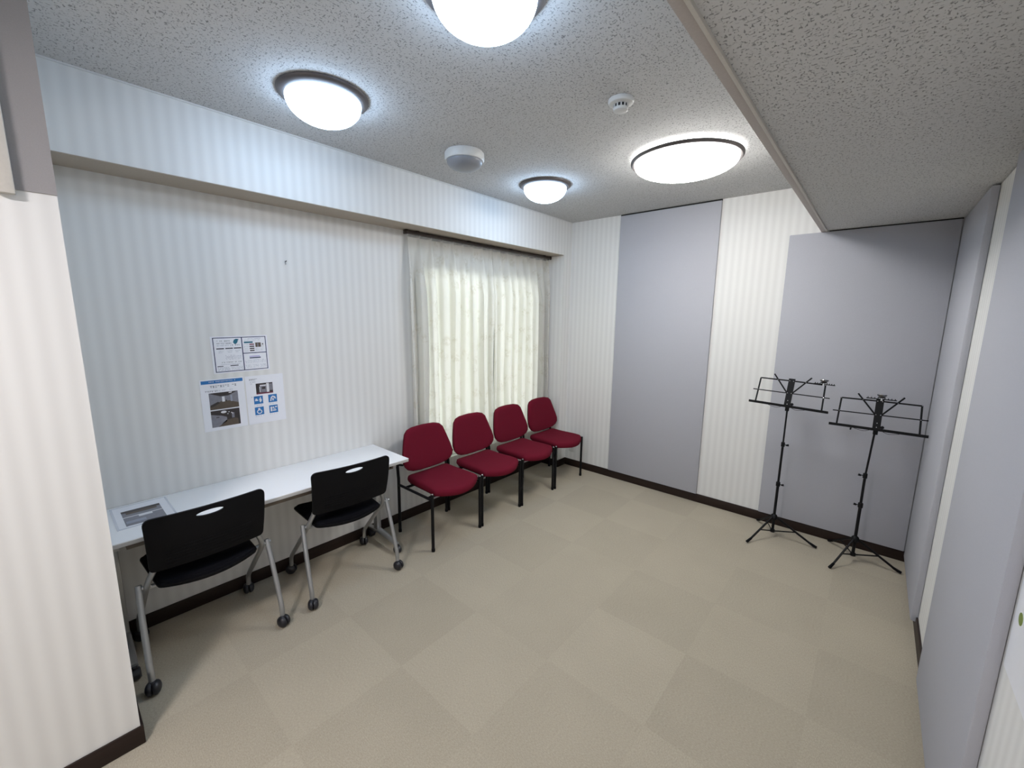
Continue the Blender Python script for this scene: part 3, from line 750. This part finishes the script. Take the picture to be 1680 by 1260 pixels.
# nail hook
r = thing('picture_hook', 'tiny metal hook on the bare wall high above the posters', 'hook', (XW, -1.427, 1.975))
MB().tube([(0.0, 0, 0.008), (0.012, 0, 0.006), (0.016, 0.002, 0.012)], 0.0022, MT['stand'], 8).build('nail', parent=r)
MB().tube([(0.002, 0, 0.010), (0.004, -0.001, -0.004), (0.010, -0.001, -0.010), (0.013, 0, -0.004)], 0.0020, MT['silver'], 8).build('hook', parent=r)

# wall outlet beside the last chair
r = thing('socket_outlet', 'white wall outlet plate low on the far wall behind the last maroon chair', 'outlet', (-0.405, YF, 0.235))
MB().box((-0.035, -0.007, -0.06), (0.035, 0.0, 0.06), MT['plastic'], 0.003).build('plate', parent=r)
s_ = MB()
for z in (-0.02, 0.02):
    for x in (-0.006, 0.006): s_.box((x - 0.0015, -0.0075, z - 0.006), (x + 0.0015, -0.0065, z + 0.006), MT['slot'])
s_.build('socket_slots', parent=r)

# sheet hanging on the right wall at the picture edge
r = thing('hanging_sheet', 'pale sheet with a green mark on the right wall at the photo edge', 'poster', (XR, -1.14, 0.80))
MB().box((-0.0014, -0.105, 0), (-0.0003, 0.215, 0.30), MT['paper']).build('paper_sheet', parent=r)
MB().lathe([(0.0, -0.0020), (0.016, -0.0020), (0.016, -0.0013), (0.0, -0.0013)], (0, 0.168, 0.158), MT['green'], 20, 'x', close=False).build('green_mark', parent=r)

# ------------------------------------------------------------------ music stands
def music_stand(name, label, x, y, zdesk, za, zb_, leg_angles, rl, knob_side, roll, pan, wire, lean=0.0):
    r = thing(name, label, 'music stand', (x, y, 0), 0, 'black folding music stands')
    K = MT['stand']; hub = 0.165
    MB().tube([(0, 0, 0.045), (0, 0, za)], 0.0095, K, 14).build('lower_tube', parent=r)
    MB().tube([(0, 0, za - 0.02), (0, 0, zb_)], 0.0078, K, 14).build('middle_tube', parent=r)
    MB().tube([(0, 0, zb_ - 0.02), (lean, 0, zdesk + 0.04)], 0.0058, K, 12).build('upper_tube', parent=r)
    for z, rr in ((za, 0.0095), (zb_, 0.0078)):
        c = MB().lathe([(rr + .001, -0.022), (rr + .0045, -0.020), (rr + .0045, 0.010), (rr + .001, 0.014)], (0, 0, z), K, 16).build('clamp_collar', parent=r)
        k = MB(); d = Vector((math.cos(knob_side), math.sin(knob_side), 0))
        k.tube([d * 0.006 + Vector((0, 0, z - .004)), d * 0.024 + Vector((0, 0, z - .004))], 0.003, K, 8)
        k.tube([d * 0.022 + Vector((0, 0, z - .006)), d * 0.036 + Vector((0, 0, z - .002))], [0.006, 0.0085], K, 10)
        k.build('knob', parent=c)
    MB().lathe([(0.010, -0.016), (0.022, -0.014), (0.024, 0.0), (0.020, 0.016), (0.0105, 0.024)], (0, 0, hub), K, 20).build('hub', parent=r)
    MB().lathe([(0.010, -0.012), (0.016, -0.010), (0.016, 0.010), (0.010, 0.012)], (0, 0, 0.052), K, 18).build('brace_collar', parent=r)
    for a_ in leg_angles:
        a, L = a_ if isinstance(a_, tuple) else (a_, rl)
        d = Vector((math.cos(a), math.sin(a), 0))
        lg = MB().tube([d * 0.018 + Vector((0, 0, hub)), d * (L - 0.012) + Vector((0, 0, 0.012))], 0, K, flat=(0.008, 0.013)).build('leg', parent=r)
        MB().tube([d * (L - 0.040) + Vector((0, 0, 0.0295)), d * (L + 0.002) + Vector((0, 0, 0.0095))], [0.0085, 0.0095], MT['blkp'], 12).build('rubber_foot', parent=lg)
        q = d * (L * 0.53) + Vector((0, 0, hub + (0.012 - hub) * (L * 0.53 - 0.018) / (L - 0.030)))
        MB().tube([d * 0.012 + Vector((0, 0, 0.052)), q], 0, K, flat=(0.003, 0.009)).build('brace', parent=r)
    # desk: u across, v up the slope
    tilt = math.radians(14); ey = -0.030
    Rm = Matrix.Rotation(pan, 4, 'Z') @ Matrix.Rotation(roll, 4, 'Y')
    def D(u, v, w=0.0):
        p_ = Rm @ Vector((u, math.sin(tilt) * v - math.cos(tilt) * w + ey, math.cos(tilt) * v + math.sin(tilt) * w))
        return p_ + Vector((lean, 0, zdesk))
    def bar(m, a, b, wv=0.0095, t=0.004, w=0.0):
        A, B = D(a[0], a[1], w), D(b[0], b[1], w)
        m.tube([A, B], 0, K, flat=(t, wv))
    def piece(nm, *bars):
        m = MB()
        for b_ in bars: bar(m, *b_)
        return m.build(nm, parent=r)
    pl = MB()
    vs = [D(u, v, w_) for w_ in (0.004, -0.005) for u, v in ((-0.020, -0.004), (0.020, -0.004), (0.020, 0.208), (-0.020, 0.208))]
    pl.mats.append(K); q = [pl.bm.verts.new(v) for v in vs]
    for fi in ((0, 1, 2, 3), (7, 6, 5, 4), (0, 4, 5, 1), (1, 5, 6, 2), (2, 6, 7, 3), (3, 7, 4, 0)): pl.bm.faces.new([q[i] for i in fi])
    plate = pl.build('centre_plate', parent=r)
    for u, v in ((-0.012, 0.190), (0.012, 0.190), (-0.012, 0.100), (0.012, 0.100), (0.0, 0.045), (0.0, 0.018)):
        c = D(u, v, 0.004); MB().tube([c, D(u, v, 0.008)], [0.0036, 0.0026], MT['chrome'], 10).build('rivet', parent=plate)
    hk = MB(); hk.tube([D(0.026, 0.02, -0.004), D(0.030, 0.022, 0.004)], 0.010, K, 12); hk.build('tilt_knob', parent=plate)
    cp_ = MB(); cp_.lathe([(0.013, -0.05), (0.013, 0.0), (0.009, 0.004)], tuple(D(0, 0.02, -0.014)), K, 14); cp_.build('desk_socket', parent=r)
    piece('desk_bar', ((-0.200, 0.190), (0.0, 0.192))); piece('desk_bar', ((0.0, 0.192), (0.200, 0.190)))
    piece('desk_bar', ((-0.238, 0.098), (0.238, 0.102), 0.007, 0.0035, -0.003))
    lip = MB(); lip.tube([D(-0.249, 0.0, 0.004), D(0.246, 0.0, 0.004)], 0, K, flat=(0.022, 0.009)); lip.tube([D(-0.249, 0.004, 0.014), D(0.246, 0.004, 0.014)], 0, K, flat=(0.003, 0.014)); lip.build('music_ledge', parent=r)
    for s in (-1, 1):
        piece('desk_upright', ((s * 0.200, 0.192), (s * 0.207, 0.0), 0.010))
        piece('diagonal_arm', ((s * 0.014, 0.098), (s * 0.116, 0.230), 0.009, 0.0035, 0.003))
        for u, v in ((s * 0.200, 0.190), (s * 0.203, 0.100), (s * 0.087, 0.191)):
            MB().tube([D(u, v, 0.004), D(u, v, 0.0075)], [0.0032, 0.0022], MT['chrome'], 8).build('rivet', parent=r)
        MB().tube([D(s * 0.030, -0.004, 0.010), D(s * 0.060, -0.017, 0.018), D(s * 0.105, -0.010, 0.022), D(s * 0.115, -0.004, 0.018)], 0.0014, K, 6, 5).build('page_holder', parent=r)
    if wire:
        MB().tube([D(-0.128, -0.004, 0.012), D(-0.130, -0.022, 0.012)], 0.0045, K, 8).build('page_holder', parent=r)
        MB().tube([D(-0.130, -0.022, 0.012), D(-0.141, -0.075, 0.010)], 0.0012, MT['silver'], 6).build('page_holder', parent=r)
    return r, lambda u, v, w=0.0: D(u, v, w) + Vector((x, y, 0))
def page_clip(D, u0, u1, uc, v, label):
    o = D((u0 + u1) / 2, v); r = thing('page_clip', label, 'clip', tuple(o), 0, 'toothed page clips')
    L = lambda u, vv, w=0: D(u, vv, w) - o
    m = MB(); m.tube([L(u0, v, 0.010), L(u1, v, 0.010)], 0, MT['stand'], flat=(0.004, 0.006))
    n = 9
    for k in range(n):
        u = u0 + (u1 - u0) * (k + .5) / n; m.tube([L(u, v, 0.010), L(u, v + 0.010, 0.010)], [0.0032, 0.0020], MT['stand'], 6)
    m.build('toothed_bar', parent=r)
    MB().tube([L(uc, v - 0.012, 0.0165), L(uc, v + 0.014, 0.0165)], 0.006, MT['chrome'], 10).build('spring_post', parent=r)
    MB().lathe([(0.010, 0.0), (0.019, 0.002), (0.020, 0.006), (0.014, 0.009)], tuple(L(uc, v + 0.008, 0.012)), MT['stand'], 20).build('lower_grip', parent=r)
    MB().lathe([(0.012, 0.0), (0.021, 0.002), (0.024, 0.012), (0.022, 0.015), (0.0, 0.016)], tuple(L(uc, v + 0.019, 0.012)), MT['chrome'], 20).build('chrome_cap', parent=r)
    MB().lathe([(0.0235, 0.0), (0.0250, 0.002), (0.0250, 0.006), (0.0235, 0.008)], tuple(L(uc, v + 0.023, 0.012)), MT['stand'], 20).build('grip_ring', parent=r)
    return r
rad = math.radians
s1, D1 = music_stand('music_stand', 'black music stand on the left, in front of the grey panel edge', 1.603, 1.120, 1.040, 0.437, 0.750,
                 [(rad(-118), 0.262), (rad(5), 0.280), (rad(123), 0.255)], 0.27, rad(-10), rad(1.4), rad(-3), False)
page_clip(D1, 0.135, 0.255, 0.190, 0.194, 'small toothed clip with round grip on the left music stand, right end of its desk')
s2, D2 = music_stand('music_stand', 'black music stand on the right, in the corner by the right wall', 2.089, 1.125, 0.960, 0.421, 0.634,
                 [(rad(-116), 0.250), (rad(6), 0.254), (rad(125), 0.255)], 0.26, rad(190), rad(0.2), rad(2), True, 0.016)
page_clip(D2, -0.072, 0.080, 0.005, 0.205, 'small toothed clip with round grip atop the centre plate of the right music stand')

# ------------------------------------------------------------------ light
W = bpy.data.worlds.new('sky'); S.world = W; W.use_nodes = True
bg = W.node_tree.nodes['Background']
sky = W.node_tree.nodes.new('ShaderNodeTexSky'); sky.sky_type = 'PREETHAM'; sky.turbidity = 6.0
sky.sun_direction = Vector((0.6, 0.5, 0.62)).normalized()
mx = W.node_tree.nodes.new('ShaderNodeMix'); mx.data_type = 'RGBA'; mx.inputs[0].default_value = 0.85
W.node_tree.links.new(sky.outputs[0], mx.inputs[6]); mx.inputs[7].default_value = (1.0, 1.0, 0.99, 1)
W.node_tree.links.new(mx.outputs[2], bg.inputs[0]); bg.inputs[1].default_value = 2.3
def area(name, loc, size, power, col, rot=(0, 0, 0)):
    l = bpy.data.lights.new(name, 'AREA'); l.shape = 'DISK'; l.size = size; l.energy = power; l.color = col
    o = bpy.data.objects.new(name, l); C.objects.link(o); o.location = loc; o.rotation_euler = rot; return o
# the lamp of the entrance behind the camera
area('entrance_lamp', (1.15, -3.35, ZC - 0.08), 0.35, 18, (1.0, 0.945, 0.96))

# ------------------------------------------------------------------ camera
yaw, pitch, roll, fpx = 0.7175, -0.164, 0.0121, 681.35
fw = Vector((-math.sin(yaw) * math.cos(pitch), math.cos(yaw) * math.cos(pitch), math.sin(pitch)))
rt = Vector((math.cos(yaw), math.sin(yaw), 0)); up = rt.cross(fw)
r2 = rt * math.cos(roll) + up * math.sin(roll); u2 = -rt * math.sin(roll) + up * math.cos(roll)
cam = bpy.data.cameras.new('camera'); co = bpy.data.objects.new('camera', cam); C.objects.link(co)
M = Matrix((r2, u2, -fw)).transposed().to_4x4(); M.translation = Vector((2.0423, -2.4808, 1.6767)); co.matrix_world = M
cam.sensor_fit = 'HORIZONTAL'; cam.sensor_width = 36.0; cam.lens = 36.0 * fpx / 1680; cam.clip_start = 0.02
S.camera = co
vs = S.view_settings
vs.view_transform = 'Standard'; vs.look = 'None'; vs.gamma = 1.0; vs.use_curve_mapping = False; vs.exposure = 1.25
